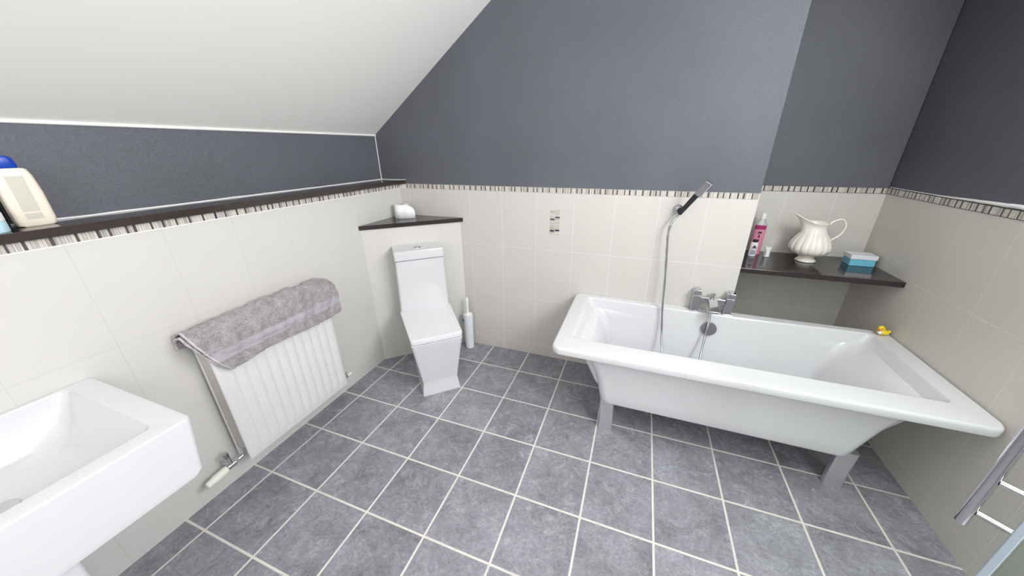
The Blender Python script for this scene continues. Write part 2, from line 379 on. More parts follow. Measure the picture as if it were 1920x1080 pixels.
# mosaic border strips: narrow upright chips
def mosaic(name, p0, d, L, nrm, z0=ZT + 0.003, z1=ZT + 0.0325, parent=None, vert=False):
    bm = bmesh.new(); s = 0.001; k = random.randint(0, 4); d = Vector(d); nrm = Vector(nrm); p0 = Vector(p0)
    nxt = random.randint(3, 6)
    while s < L - 0.004:
        k += 1
        if k >= nxt: wdt = random.uniform(0.0055, 0.0085); mi = 4 if random.random() < 0.97 else 5; k = 0; nxt = random.randint(4, 7)
        else: wdt = random.uniform(0.004, 0.010); mi = random.choice((0, 0, 0, 0, 1, 2, 2, 3))
        e = min(L, s + wdt - 0.0012)
        a = p0 + d * s; c = p0 + d * e; t = nrm * (0.0035 + random.uniform(0, .0008))
        vs = [bm.verts.new(q) for q in ((a.x, a.y, z0), (c.x, c.y, z0), (c.x, c.y, z1), (a.x, a.y, z1))]
        vt = [bm.verts.new((q.co + t)) for q in vs]
        fs = [bm.faces.new(vt)] + [bm.faces.new((vs[i], vs[(i + 1) % 4], vt[(i + 1) % 4], vt[i])) for i in range(4)]
        for f in fs: f.material_index = mi
        s += wdt
    o = obj(name, bm, M['chips']); struct(o); return o
mosaic('trim_6', (-0.07, 0.0035, 0), (1, 0, 0), XB + 0.07, (0, -1, 0))
mosaic('trim_7', (XB, YA + 0.001, 0), (1, 0, 0), XR - XB, (0, -1, 0))
mosaic('trim_8', (XR + 0.001, YA - 0.004, 0), (0, -1, 0), 2.6, (-1, 0, 0))
mosaic('trim_9', (XL - 0.001, 0.0, 0), (0, -1, 0), 2.9, (1, 0, 0), 1.253, 1.2825)
struct(obj('trim_10', bxm(XL - 0.001, XL + 0.0012, -2.9, 0.0, 1.249, 1.2535), M['caulk']))
# two column mosaic inset on the back wall
for c, (x0, x1) in enumerate(((1.056, 1.085), (1.090, 1.119))):
    bm = bmesh.new(); z = 0.979; k = 0
    darks = (3, 16) if c == 0 else (4, 17)
    i = 0
    while z < 1.142:
        h = random.uniform(0.005, 0.0085)
        mi = random.choice((0, 1, 1, 2, 3))
        if c == 0 and (0.995 < z < 1.004 or 1.070 < z < 1.079): mi = 5 if z < 1.03 else 4; h = 0.011
        if c == 1 and (1.003 < z < 1.012 or 1.082 < z < 1.091): mi = 5 if z < 1.03 else 4; h = 0.011
        box(bm, x0, x1, -0.002, 0.001, z, z + h - 0.0012, mi); z += h
    struct(obj('trim_%d' % (11 + c), bm, M['chips']))

# dark stone ledge on the half wall
bm = bmesh.new(); prism(bm, [(XU, -3.2), (-0.098, -3.2), (-0.098, -0.09), (-0.066, -0.0001), (XU, -0.0001)], 1.2832, 1.3115)
tag(obj('window_ledge', bm, M['ledge'], bevel=0.002), 'long dark stone ledge running along the top of the left half wall', 'ledge')

# ------------------------------------------------------------------ boxed corner behind the toilet
A = Vector((XL, -0.462)); B = Vector((0.375, 0.0)); D = (B - A).normalized(); NN = Vector((D.y, -D.x))
bm = bmesh.new(); prism(bm, [(A.x, A.y), (B.x, B.y), (XL, 0.0)], 0, 1.027)
struct(obj('wall_corner_box', bm, M['tile_corner']))
def L2(u, v): q = A + D * u + NN * v; return (q.x, q.y)      # u along the box face, v out of it
bm = bmesh.new()
A2 = A + NN * 0.012 ; 
prism(bm, [(XL, -0.478), (0.398, -0.006), (0.398, 0.0), (XL, 0.0)], 1.027, 1.055)
tag(obj('corner_shelf', bm, M['granite'], bevel=0.0015), 'dark triangular stone shelf in the corner above the toilet cistern', 'shelf')

# toilet rolls on the corner shelf
def roll_upright(c, r=0.053, h=0.098):
    t = thing('toilet_roll', c, 'white toilet roll with a loose sheet standing upright on the corner shelf', 'toilet roll')
    bm = bmesh.new(); x, y, z = c
    lathe(bm, [(0.022, z), (r - .002, z), (r, z + .003), (r, z + h - .003), (r - .002, z + h), (0.022, z + h)], (x, y), 40, cap0=False, cap1=False)
    obj('paper', bm, M['paper'], t, smooth=True)
    bm = bmesh.new(); lathe(bm, [(0.0225, z), (0.0225, z + h + .0005), (0.0205, z + h + .0005), (0.0205, z)], (x, y), 30, cap0=False, cap1=False)
    obj('cardboard_core', bm, M['card'], t, smooth=True)
    # the loose end leaves the roll towards the room and curls out to the right, its free corner rounded down
    pts = []
    for i in range(9):
        a = math.radians(-110 + i * 8); pts.append((x + (r + .0008) * math.cos(a), y + (r + .0008) * math.sin(a), 1.0))
    lx, ly = pts[-1][:2]; tx_, ty_ = D.x, D.y
    L_ = .083
    for i in range(1, 19):
        f = i / 18; k = L_ * f; b_ = .010 * math.sin(PI * f)
        pts.append((lx + tx_ * k + NN.x * b_, ly + ty_ * k + NN.y * b_, 1 - (.12 * f + .28 * max(0, (f - .45) / .55) ** 2.6)))
    bm = bmesh.new(); lo = [bm.verts.new((p[0], p[1], z + .0006)) for p in pts]; md_ = [bm.verts.new((p[0], p[1], z + h * .5 * p[2])) for p in pts]; hi = [bm.verts.new((p[0], p[1], z + h * p[2] - .001)) for p in pts]
    for i in range(len(pts) - 1):
        bm.faces.new((lo[i], lo[i + 1], md_[i + 1], md_[i])); bm.faces.new((md_[i], md_[i + 1], hi[i + 1], hi[i]))
    o = obj('loose_sheet', bm, M['paper'], t, smooth=True); sd_ = o.modifiers.new('t', 'SOLIDIFY'); sd_.thickness = .0012; return t
roll_upright((-0.035, -0.125, 1.0555))

# ------------------------------------------------------------------ toilet
UC = 0.3415                                   # centre line along the box face
tl = thing('toilet', (*L2(UC, 0.3), 0), 'white square close-coupled toilet with closed lid in the corner', 'toilet')
def L3(u, v, z): x, y = L2(u, v); return (x, y, z)
def lring(u0, u1, v0, v1, r, z, **k): return [L3(u, v, zz) for u, v, zz in rrect(u0, u1, v0, v1, r, z, ns=4, side=3, **k)]
# pan with flared foot: front drops in from the rim, waist, flare
rings = []
for z, hw, vf, r in ((0.0, .126, .562, .010), (0.012, .126, .562, .010), (0.055, .120, .555, .010), (0.088, .1145, .551, .008), (0.11, .1165, .553, .010),
                     (0.20, .130, .566, .014), (0.30, .144, .583, .016), (0.38, .155, .598, .018), (0.414, .160, .606, .018), (0.420, .157, .603, .018)):
    rings.append(lring(UC - hw, UC + hw, 0.075, vf, r, z))
bm = bmesh.new(); loft(bm, rings); obj('pan', bm, M['ceramic'], tl, smooth=True)
# seat ring and lid, tapered wider at the back
def tap(hb, hf):                              # half width from back to front
    def f(u, v):
        k = (v - 0.15) / 0.46; s = (hb + (hf - hb) * k) / hb; return (UC + (u - UC) * s, v)
    return f
bm = bmesh.new(); loft(bm, [lring(UC - .176, UC + .176, .17, .606, .02, z, f=tap(.176, .158)) for z in (.4240, .4385)])
obj('seat', bm, M['seat'], tl, bevel=0.003)
bm = bmesh.new(); loft(bm, [lring(UC - .180 + e, UC + .180 - e, .155 + e, .610 - e, .02, z, f=tap(.178, .158)) for z, e in ((.4405, .001), (.4415, 0), (.4555, 0), (.4595, .002), (.461, .008))])
obj('lid', bm, M['seat'], tl, smooth=True)
for s in (-1, 1):
    bm = bmesh.new(); cyl(bm, L3(UC + s * .07 - .02, .168, .452), L3(UC + s * .07 + .02, .168, .452), .010); obj('hinge', bm, M['chrome'], tl, smooth=True)
# cistern
bm = bmesh.new(); loft(bm, [lring(UC - w_, UC + w_, .003, v, .016, z) for z, w_, v in ((.425, .172, .172), (.47, .172, .175), (.65, .167, .178), (.828, .162, .180))])
obj('cistern', bm, M['ceramic'], tl, smooth=True)
bm = bmesh.new(); loft(bm, [lring(UC - w_, UC + w_, .002 + .0, v, .014, z) for z, w_, v in ((.830, .158, .178), (.834, .165, .184), (.838, .166, .186), (.888, .166, .186), (.896, .162, .181), (.897, .155, .174))])
obj('cistern_lid', bm, M['ceramic'], tl, smooth=True)
bm = bmesh.new(); q = L3(UC, .10, 0); lathe(bm, [(.026, .8965), (.026, .901), (.022, .904), (.004, .9045)], q[:2], 30)
obj('flush_button', bm, M['chrome'], tl, smooth=True, label='round chrome flush button')
# pan connection block under the cistern
# toilet brush
c = (0.424, -0.072)
tb = thing('toilet_brush', (c[0], c[1], 0), 'pale translucent toilet brush and holder standing behind the toilet', 'toilet brush')
bm = bmesh.new(); lathe(bm, [(.030, 0), (.034, .004), (.037, .20), (.040, .30), (.037, .30), (.034, .29)], c, 30); obj('holder', bm, M['brush'], tb, smooth=True)
bm = bmesh.new(); lathe(bm, [(.0335, .2905), (.0335, .305), (.010, .315), (.008, .38), (.011, .40), (.012, .43), (.007, .445), (.002, .447)], c, 24); obj('brush_handle', bm, M['white_plastic'], tb, smooth=True)
bm = bmesh.new(); box(bm, c[0] - .032, c[0] - .022, c[1] - .035, c[1] - .028, .245, .270); obj('clip', bm, M['blue_bit'], tb, label='small teal clip', bevel=.002)

# ------------------------------------------------------------------ radiator with towel
rd = thing('radiator', (-0.05, -1.23, 0.14), 'white double panel radiator fixed low on the left wall', 'radiator')
y0, y1, z0, z1 = -1.53, -0.925, 0.145, 0.76
def rad_panel(xf, depth):
    """corrugated front sheet: vertical channels that stop short of top and bottom"""
    bm = bmesh.new(); n = 12; ys = []; pitch = (y1 - y0 - .03) / n
    for i in range(n):
        a = y0 + .015 + i * pitch
        for f, h in ((0.0, 0), (0.30, 0), (0.42, 1), (0.88, 1)): ys.append((a + f * pitch, h))
    ys = [(y0, -.6), (y0 + .006, 0)] + ys + [(y1 - .006, 0), (y1, -.6)]
    zz = [(z0, -.6, 0), (z0 + .006, 0, 0), (z0 + .035, 0, 0), (z0 + .055, 0, 1), (z1 - .055, 0, 1), (z1 - .035, 0, 0), (z1 - .006, 0, 0), (z1, -.6, 0)]
    g = [[bm.verts.new((xf + .006 * (h * c if h > 0 else 0) + .008 * min(h, e, 0), y, z)) for y, h in ys] for z, e, c in zz]
    for r in range(len(zz) - 1):
        for k in range(len(ys) - 1): bm.faces.new((g[r][k], g[r][k + 1], g[r + 1][k + 1], g[r + 1][k]))
    # back skin
    xb = xf - depth
    q = [bm.verts.new(p) for p in ((xb, y0, z0), (xb, y1, z0), (xb, y1, z1), (xb, y0, z1))]
    bm.faces.new(q)
    bl = [g[0][k] for k in range(len(ys))]; bm.faces.new(bl + [q[1], q[0]])
    bt = [g[-1][k] for k in range(len(ys))]; bm.faces.new(bt + [q[2], q[3]])
    bm.faces.new([g[r][0] for r in range(len(zz))] + [q[3], q[0]])
    bm.faces.new([g[r][-1] for r in range(len(zz))] + [q[2], q[1]])
    return bm
obj('front_panel', rad_panel(0.0, .014), M['enamel'], rd, smooth=True)
obj('rear_panel', bxm(-0.098, -0.084, y0, y1, z0, z1), M['enamel'], rd, bevel=.004)
bm = bmesh.new(); n = 26                     # folded convector fins
for i in range(n):
    a = y0 + .02 + i * (y1 - y0 - .04) / n; box(bm, -0.083, -0.015, a, a + .0015, z0 + .05, z1 - .04)
obj('convector_fins', bm, M['rad_side'], rd)
obj('side_grille', bxm(-0.080, -0.018, y0 + .004, y0 + .007, z0 + .06, z1 - .02), M['rad_side'], rd, label='beige-grey side panel', bevel=.001)
obj('side_grille', bxm(-0.080, -0.018, y1 - .007, y1 - .004, z0 + .06, z1 - .02), M['rad_side'], rd, label='beige-grey side panel', bevel=.001)
bm = bmesh.new(); box(bm, XL + .0005, -0.0985, -1.40, -1.37, .3, .62); obj('wall_bracket', bm, M['enamel'], rd)
bm = bmesh.new(); box(bm, XL + .0005, -0.0985, -1.08, -1.05, .3, .62); obj('wall_bracket', bm, M['enamel'], rd)
# thermostatic valve at the left end
tv = obj('valve', (lambda bm: (cyl(bm, (-.05, -1.535, .165), (-.05, -1.575, .160), .009), cyl(bm, (-.05, -1.558, .163), (-.05, -1.570, .161), .0135, n=6),
                               cyl(bm, (-.05, -1.570, .160), (-.05, -1.605, .158), .013), cyl(bm, (-.05, -1.590, .159), (-.055, -1.590, .205), .010),
                               cyl(bm, (-.05, -1.590, .159), (XL + .001, -1.590, .150), .008), bm)[-1])(bmesh.new()), M['chrome'], rd, smooth=True, label='chrome radiator valve')
bm = bmesh.new(); cyl(bm, (-.055, -1.590, .205), (-.056, -1.592, .232), .011, .012, n=8); obj('valve_cap', bm, M['steel'], rd, smooth=True)
bm = bmesh.new()
rr = [((-1.607), .014), (-1.612, .0175), (-1.655, .0195), (-1.668, .0185), (-1.672, .0165), (-1.692, .0160), (-1.696, .012)]
loft(bm, [[(-.05 + r * math.cos(2 * PI * k / 28), y, .156 - (-1.607 - y) * .12 + r * math.sin(2 * PI * k / 28)) for k in range(28)] for y, r in rr])
obj('valve_head', bm, M['cream_plastic'], rd, smooth=True, label='off-white thermostatic valve head')
# lockshield valve at the right end
bm = bmesh.new(); cyl(bm, (-.05, y1 + .004, .165), (-.05, y1 + .03, .163), .008); cyl(bm, (-.05, y1 + .022, .163), (-.05, y1 + .045, .162), .011)
cyl(bm, (-.05, y1 + .035, .162), (-.05, y1 + .037, .195), .007); cyl(bm, (-.05, y1 + .035, .162), (XL + .001, y1 + .035, .158), .007)
obj('valve', bm, M['chrome'], rd, smooth=True, label='chrome lockshield valve')
bm = bmesh.new(); cyl(bm, (-.05, y1 + .046, .162), (-.05, y1 + .078, .160), .011, .010); obj('valve_head', bm, M['cream_plastic'], rd, smooth=True, label='small white valve cap')

# towel draped over the radiator
def towel():
    prof = [(-.112, .768), (-.114, .785), (-.109, .812), (-.092, .838), (-.055, .852), (-.018, .846), (.008, .824), (.024, .786), (.031, .74), (.034, .69), (.036, .650)]
    C3 = spline([(x, 0, z) for x, z in prof], 6); nv = len(C3) - 1
    acc = [0]
    for i in range(nv): acc.append(acc[-1] + (C3[i + 1] - C3[i]).length)
    nu = 110
    def pt(s, v, lay):
        p = C3[0]; L = v * acc[-1]
        for i in range(nv):
            if L <= acc[i + 1] or i == nv - 1:
                f = (L - acc[i]) / (acc[i + 1] - acc[i]); p = C3[i].lerp(C3[i + 1], f); tn = (C3[i + 1] - C3[i]).normalized(); break
        nr = Vector((-tn.z, 0, tn.x)); nr = nr if nr.z > 0 or p.x > 0 else -nr
        if p.x > .0 and nr.x < 0: nr = -nr
        if p.x < -.1 and nr.x > 0: nr = -nr
        yl = -1.570 + max(0, (v - .5) * 2) ** 1.5 * .085; yr = -.868 - max(0, (v - .45)) * .035
        if s > .9: pass
        y = yl + (yr - yl) * s
        bow = math.sin(PI * min(1, s * 1.02)) * .010 * (1 if .15 < v < .8 else .6)
        # end droop at the right and soft wrinkles
        ed = max(0, (s - .93) / .07); wr = .0035 * math.sin(s * 31 + v * 9) * math.sin(v * 7 + s * 4) + .002 * math.sin(s * 77 + v * 21)
        wr += .0028 * math.sin(s * 140) * max(0, v - .8) * 5
        wr += .006 * mnoise.noise(Vector((s * 9 + v * 5, v * 9 - s * 6, 3.1)))
        rg = abs(mnoise.noise(Vector((s * 11 + v * 8, v * 7 - s * 3, 7.7)))); wr -= .007 * max(0, 1 - rg * 9) * (1 if v < .68 else .35)
        gap = max(0, 1 - s / .16) * math.sin(PI * min(1, max(0, v))) * .010
        off = bow + wr - lay * (.0085 + gap) + (1 - lay) * gap * .3
        x = p.x + nr.x * off; z = p.z + nr.z * off - ed ** 2 * .022 * (1 if v < .75 else .2)
        if v > .93: z += .012 * math.sin(s * 5.5) * (v - .93) / .07 + .012 * s * (v - .93) / .07
        x = max(x, XL + .004 + lay * .001)
        return Vector((x, y - lay * .006 * (1 - s) + lay * .004 * s, z)), 0
    bm = bmesh.new(); uvl = bm.loops.layers.uv.new('UVMap')
    for lay, v0, v1 in ((0, .0, 1.0), (1, .12, .965)):
        nvv = 70
        g = [[bm.verts.new(pt(i / nu, v0 + (v1 - v0) * j / nvv, lay)[0]) for j in range(nvv + 1)] for i in range(nu + 1)]
        for i in range(nu):
            for j in range(nvv):
                f = bm.faces.new((g[i][j], g[i + 1][j], g[i + 1][j + 1], g[i][j + 1]))
                for lp, (a, b) in zip(f.loops, ((i, j), (i + 1, j), (i + 1, j + 1), (i, j + 1))): lp[uvl].uv = (a / nu, v0 + (v1 - v0) * b / nvv)
    me = bpy.data.meshes.new('towel'); bm.to_mesh(me); bm.free()
    o = bpy.data.objects.new('towel', me); COL.objects.link(o); me.materials.append(M['towel'])
    for p in me.polygons: p.use_smooth = True
    sd = o.modifiers.new('thickness', 'SOLIDIFY'); sd.thickness = .0055; sd.offset = 0
    tx = bpy.data.textures.new('terry', 'CLOUDS'); tx.noise_scale = .03
    dm = o.modifiers.new('nap', 'DISPLACE'); dm.texture = tx; dm.strength = .006; dm.mid_level = .5; dm.texture_coords = 'GLOBAL'
    return o
tag(towel(), 'grey bath towel folded over the top of the white radiator', 'towel')

# ------------------------------------------------------------------ wash basin bottom left
BX0, BX1, BY1, BY0, BZ = XL + .001, 0.432, -1.802, -2.42, 0.802
bs = thing('wash_basin', (0.15, -2.1, 0), 'large white rectangular wash basin on the left wall, at the bottom left', 'basin')
bm = bmesh.new()
kw = dict(ns=6, side=6)
rings = [rrect(BX0 + .0, BX1 - .012, BY0 + .05, BY1 - .055, .02, .600, **kw), rrect(BX0, BX1 - .003, BY0 + .012, BY1 - .030, .02, .604, **kw),
         rrect(BX0, BX1, BY0, BY1 - .022, .014, .62, **kw), rrect(BX0, BX1, BY0, BY1, .014, BZ - .008, **kw), rrect(BX0 + .001, BX1 - .002, BY0 + .002, BY1 - .002, .013, BZ - .002, **kw),
         rrect(BX0 + .004, BX1 - .008, BY0 + .008, BY1 - .008, .012, BZ, **kw),
         rrect(BX0 + .012, BX1 - .050, BY0 + .06, BY1 - .058, .03, BZ, **kw), rrect(BX0 + .017, BX1 - .056, BY0 + .066, BY1 - .066, .03, BZ - .005, **kw),
         rrect(BX0 + .035, BX1 - .075, BY0 + .10, BY1 - .10, .04, BZ - .08, **kw), rrect(BX0 + .07, BX1 - .11, BY0 + .14, BY1 - .14, .06, BZ - .128, **kw), rrect(BX0 + .12, BX1 - .16, BY0 + .2, BY1 - .2, .06, BZ - .135, **kw)]
loft(bm, rings); obj('bowl', bm, M['ceramic'], bs, smooth=True)
bm = bmesh.new(); loft(bm, [rrect(XL + .001, .365 + .04 * z / .6, -2.36, -2.105 + .015 * z / .6, .012, z, **kw) for z in (0, .30, .599)]); obj('pedestal', bm, M['ceramic'], bs, smooth=True)
bm = bmesh.new(); lathe(bm, [(.030, BZ - .1345), (.030, BZ - .132), (.022, BZ - .1325), (.002, BZ - .1335)], (.14, -2.11), 30); obj('waste', bm, M['chrome'], bs, smooth=True, label='chrome plug hole')

# ------------------------------------------------------------------ bottles on the ledge
def rbox_bottle(bm, cx, cy, z0, prof, ang=0, r=.012, mi=0):
    ca, sa = math.cos(ang), math.sin(ang); rings = []
    for z, hw, hd in prof:
        rings.append([(cx + x * ca - y * sa, cy + x * sa + y * ca, z0 + z) for x, y, _ in rrect(-hd, hd, -hw, hw, min(r, hd * .9), 0, ns=5, side=2)])
    loft(bm, rings, mi=mi)
LZ = 1.3118
t = thing('shampoo_bottle', (-.205, -1.715, LZ), 'cream bottle with a blue cap on the left ledge', 'bottle')
bm = bmesh.new(); rbox_bottle(bm, -.205, -1.715, LZ, [(0, .036, .016), (.004, .040, .019), (.02, .042, .021), (.10, .042, .021), (.15, .038, .020), (.168, .033, .018), (.172, .028, .015)])
bt = obj('bottle_body', bm, M['cream_bottle'], t, smooth=True)
bm = bmesh.new(); rbox_bottle(bm, -.205, -1.722, LZ + .173, [(0, .026, .013), (.008, .028, .014), (.028, .024, .013), (.035, .016, .010)], r=.012); obj('cap', bm, M['blue_cap'], t, smooth=True, label='royal blue cap')
bm = bmesh.new(); box(bm, -.1845, -.1835, -1.735, -1.700, LZ + .045, LZ + .150); box(bm, -.1845, -.1835, -1.735, -1.700, LZ + .022, LZ + .040); obj('printed_label', bm, M['beige_print'], t, label='faint beige printed panel', bevel=.0004)
t = thing('black_bottle', (-.235, -1.793, LZ), 'black bottle standing behind the cream bottle on the left ledge', 'bottle')
bm = bmesh.new(); lathe(bm, [(.030, LZ), (.034, LZ + .004), (.034, LZ + .13), (.026, LZ + .15), (.014, LZ + .158)], (-.235, -1.793), 30); obj('bottle_body', bm, M['black_bottle'], t, smooth=True)
bm = bmesh.new(); lathe(bm, [(.016, LZ + .1585), (.016, LZ + .18), (.012, LZ + .183)], (-.235, -1.793), 24); obj('cap', bm, M['black'], t, smooth=True)
t = thing('small_tub', (-.148, -1.812, LZ), 'pale blue and white tub at the left end of the ledge', 'tub')
bm = bmesh.new(); lathe(bm, [(.026, LZ), (.028, LZ + .003), (.028, LZ + .03), (.027, LZ + .032)], (-.148, -1.812), 30); obj('tub_base', bm, M['pale_blue'], t, smooth=True, label='pale blue lower half')
bm = bmesh.new(); lathe(bm, [(.0275, LZ + .0325), (.0285, LZ + .034), (.0285, LZ + .055), (.026, LZ + .058)], (-.148, -1.812), 30); obj('tub_lid', bm, M['white_plastic'], t, smooth=True)

# ------------------------------------------------------------------ bath
bt = thing('bathtub', (2.1, -0.36, 0), 'white freestanding rectangular bath on chrome feet under the tiled back wall', 'bathtub')
kw = dict(ns=8, side=16)
def sm(a, b, x): t = max(0, min(1, (x - a) / (b - a))); return t * t * (3 - 2 * t)
def tapledge(x, y):
    if y > -.2: y -= .014 * sm(1.50, 1.95, x) * (1 - sm(2.35, 2.75, x))
    return x, y
OX0, OX1, OY0, OY1, TZ = 1.262, 2.944, -.738, -.0005, .577
rings = [
 rrect(1.575, 2.600, -.595, -.10, .03, .203, **kw), rrect(1.540, 2.630, -.628, -.08, .045, .206, **kw), rrect(1.523, 2.643, -.640, -.07, .05, .222, **kw),
 rrect(1.512, 2.663, -.642, -.07, .05, .280, **kw), rrect(1.501, 2.682, -.644, -.07, .05, .335, **kw), rrect(1.485, 2.703, -.646, -.07, .05, .390, **kw),
 rrect(1.462, 2.728, -.648, -.07, .05, .440, **kw), rrect(1.438, 2.752, -.650, -.07, .05, .478, **kw), rrect(1.405, 2.790, -.652, -.06, .05, .508, **kw),
 rrect(1.380, 2.820, -.656, -.05, .05, .522, **kw), rrect(1.300, 2.900, -.700, -.02, .05, .530, **kw), rrect(OX0 + .010, OX1 - .01, OY0 + .010, OY1, .05, .531, **kw),
 rrect(OX0 + .002, OX1, OY0 + .002, OY1, .048, .537, **kw), rrect(OX0, OX1, OY0, OY1, .046, .548, **kw), rrect(OX0, OX1, OY0, OY1, .046, .564, **kw),
 rrect(OX0 + .003, OX1 - .002, OY0 + .003, OY1 - .001, .044, .572, **kw), rrect(OX0 + .010, OX1 - .006, OY0 + .010, OY1 - .003, .04, TZ, **kw),
 rrect(1.345, 2.868, -.618, -.041, .03, TZ, f=tapledge, **kw), rrect(1.352, 2.862, -.611, -.047, .03, TZ - .003, f=tapledge, **kw), rrect(1.358, 2.857, -.606, -.052, .03, TZ - .012, f=tapledge, **kw),
 rrect(1.425, 2.775, -.592, -.072, .028, .42, f=tapledge, **kw), rrect(1.485, 2.697, -.577, -.090, .028, .29, f=tapledge, **kw), rrect(1.512, 2.668, -.567, -.102, .028, .256, f=tapledge, **kw), rrect(1.560, 2.62, -.53, -.145, .028, .243, **kw), rrect(1.9, 2.3, -.40, -.28, .03, .241, **kw)]
bm = bmesh.new(); loft(bm, rings); obj('tub', bm, M['acrylic'], bt, smooth=True)
def foot(x, y, s, f):
    """chrome corner foot that widens to the floor; s: outer side, f: front(-1) / back(+1)"""
    bm = bmesh.new(); h = .215
    def ring(z, w0, w1, d):
        xs = sorted((x + s * w1, x - s * w0)); ys = sorted((y, y - f * d)); return rrect(xs[0], xs[1], ys[0], ys[1], .008, z, ns=4, side=2)
    loft(bm, [ring(0, .038, .037, .030), ring(.02, .039, .038, .031), ring(.10, .037, .038, .034), ring(.17, .034, .042, .036), ring(h, .032, .044, .038)])
    obj('foot', bm, M['foot_chrome'], bt, smooth=True, label='chrome foot')
foot(1.572, -.612, -1, -1); foot(2.640, -.606, 1, -1); foot(1.572, -.12, -1, 1); foot(2.60, -.12, 1, 1)
bm = bmesh.new()
ov = Vector((2.093, -.083, .487)); nrm = Vector((0, -1, .16)).normalized()
cyl(bm, ov, ov + nrm * .010, .043, .042, 36); cyl(bm, ov + nrm * .010, ov + nrm * .014, .038, .036, 36)
obj('overflow', bm, M['steel'], bt, smooth=True, label='round brushed metal overflow cover')
bm = bmesh.new(); lathe(bm, [(.035, .2412), (.035, .245), (.028, .246), (.003, .2462)], (2.1, -.34), 30); obj('waste', bm, M['chrome'], bt, smooth=True, label='chrome plug hole')

# bath mixer tap
tp = thing('bath_mixer_tap', (2.085, -.035, TZ), 'square chrome bath shower mixer tap on the back rim of the bath', 'tap')
TY = -.033
for x in (1.998, 2.178):
    bm = bmesh.new(); box(bm, x - .021, x + .021, TY - .021, TY + .021, TZ + .001, TZ + .105); obj('pillar', bm, M['chrome'], tp, bevel=.003)
    bm = bmesh.new(); box(bm, x - .026, x + .026, TY - .026, TY + .026, TZ, TZ + .005); obj('base_plate', bm, M['chrome'], tp, bevel=.002)
    h = None
    bm = bmesh.new(); box(bm, x - .022, x + .022, TY - .024, TY + .022, TZ + .107, TZ + .140); h = obj('handle', bm, M['chrome'], tp, bevel=.003)
    bm = bmesh.new()
    vs = box(bm, x - .013, x + .013, TY - .048, TY + .010, TZ + .1405, TZ + .148)
    obj('lever', bm, M['chrome'], h, bevel=.002)
obj('crossbar', bxm(2.0195, 2.1565, TY - .015, TY + .015, TZ + .062, TZ + .094), M['chrome'], tp, bevel=.003)
bm = bmesh.new()
loft(bm, [[(2.087 - w_, y, z - h_), (2.087 + w_, y, z - h_), (2.087 + w_, y, z + h_), (2.087 - w_, y, z + h_)] for y, z, w_, h_ in ((TY - .010, TZ + .080, .024, .016), (TY - .05, TZ + .070, .024, .014), (TY - .085, TZ + .056, .024, .010), (TY - .115, TZ + .044, .024, .006))])
obj('spout', bm, M['chrome'], tp, bevel=.002)
bm = bmesh.new(); cyl(bm, (2.087, TY, TZ + .094), (2.087, TY, TZ + .112), .008); cyl(bm, (2.087, TY, TZ + .112), (2.087, TY, TZ + .124), .012); obj('diverter_knob', bm, M['chrome'], tp, smooth=True)
bm = bmesh.new(); cyl(bm, (2.083, TY - .03, TZ + .060), (2.083, TY - .034, TZ + .025), .011); obj('hose_outlet', bm, M['chrome'], tp, smooth=True)

# hand shower, wall holder and hose
hs_b = Vector((1.822, -.052, 1.168)); hs_t = Vector((1.918, -.175, 1.353)); dr = (hs_t - hs_b).normalized()
wh = thing('shower_holder', (1.817, 0, 1.183), 'round chrome wall bracket holding the hand shower', 'bracket')
bm = bmesh.new(); cyl(bm, (1.817, -.0005, 1.183), (1.817, -.012, 1.183), .028, .026, 32); obj('wall_plate', bm, M['steel'], wh, smooth=True)
bm = bmesh.new(); cyl(bm, (1.817, -.012, 1.183), (1.820, -.040, 1.183), .013, .014); obj('arm', bm, M['chrome'], wh, smooth=True)
sh = thing('hand_shower', hs_b, 'black and chrome stick hand shower leaning out from its wall bracket', 'hand shower')
sx = dr.cross(Vector((0, -1, .3))).normalized(); sy = sx.cross(dr).normalized()
def bar(bm, t0, t1, w0, d0, w1=None, d1=None, off=0):
    w1 = w0 if w1 is None else w1; d1 = d0 if d1 is None else d1; rg = []
    for t, w_, d_ in ((t0, w0, d0), (t1, w1, d1)):
        c_ = hs_b + dr * t + sy * off; rg.append([c_ + sx * a * w_ + sy * b * d_ for a, b in ((-1, -1), (1, -1), (1, 1), (-1, 1))])
    loft(bm, rg)
LS = (hs_t - hs_b).length
bm = bmesh.new(); bar(bm, 0, LS * .62, .012, .008, .014, .009); obj('grip', bm, M['black'], sh, bevel=.002, label='black grip')
bm = bmesh.new(); bar(bm, LS * .62, LS, .016, .008, off=.0); obj('spray_head', bm, M['steel'], sh, bevel=.0015, label='brushed steel spray head')
bm = bmesh.new(); bar(bm, LS * .58, LS + .004, .006, .013, off=0)
bm2 = bmesh.new()
for t0, t1 in ((LS * .60, LS + .003),):
    rg = []
    for t in (t0, t1):
        c_ = hs_b + dr * t + sx * .0195; rg.append([c_ + sx * a * .003 + sy * b * .010 for a, b in ((-1, -1), (1, -1), (1, 1), (-1, 1))])
    loft(bm2, rg)
bm.free(); obj('side_trim', bm2, M['chrome'], sh, bevel=.001, label='bright chrome edge')
bm = bmesh.new(); cyl(bm, hs_b - dr * .002, hs_b - dr * .035, .010, .006, 20); obj('hose_nut', bm, M['chrome'], sh, smooth=True)
hp = spline([hs_b - dr * .030, (1.790, -.052, 1.115), (1.780, -.058, 1.06), (1.785, -.062, .98), (1.793, -.065, .90), (1.806, -.070, .745), (1.815, -.085, .60), (1.829, -.11, .47),
             (1.842, -.16, .36), (1.862, -.24, .285), (1.91, -.33, .253), (1.97, -.36, .252), (2.03, -.30, .268), (2.058, -.20, .33), (2.072, -.135, .43), (2.082, -.105, .52), (2.083, TY - .038, TZ + .030)], 12)
bm = bmesh.new()
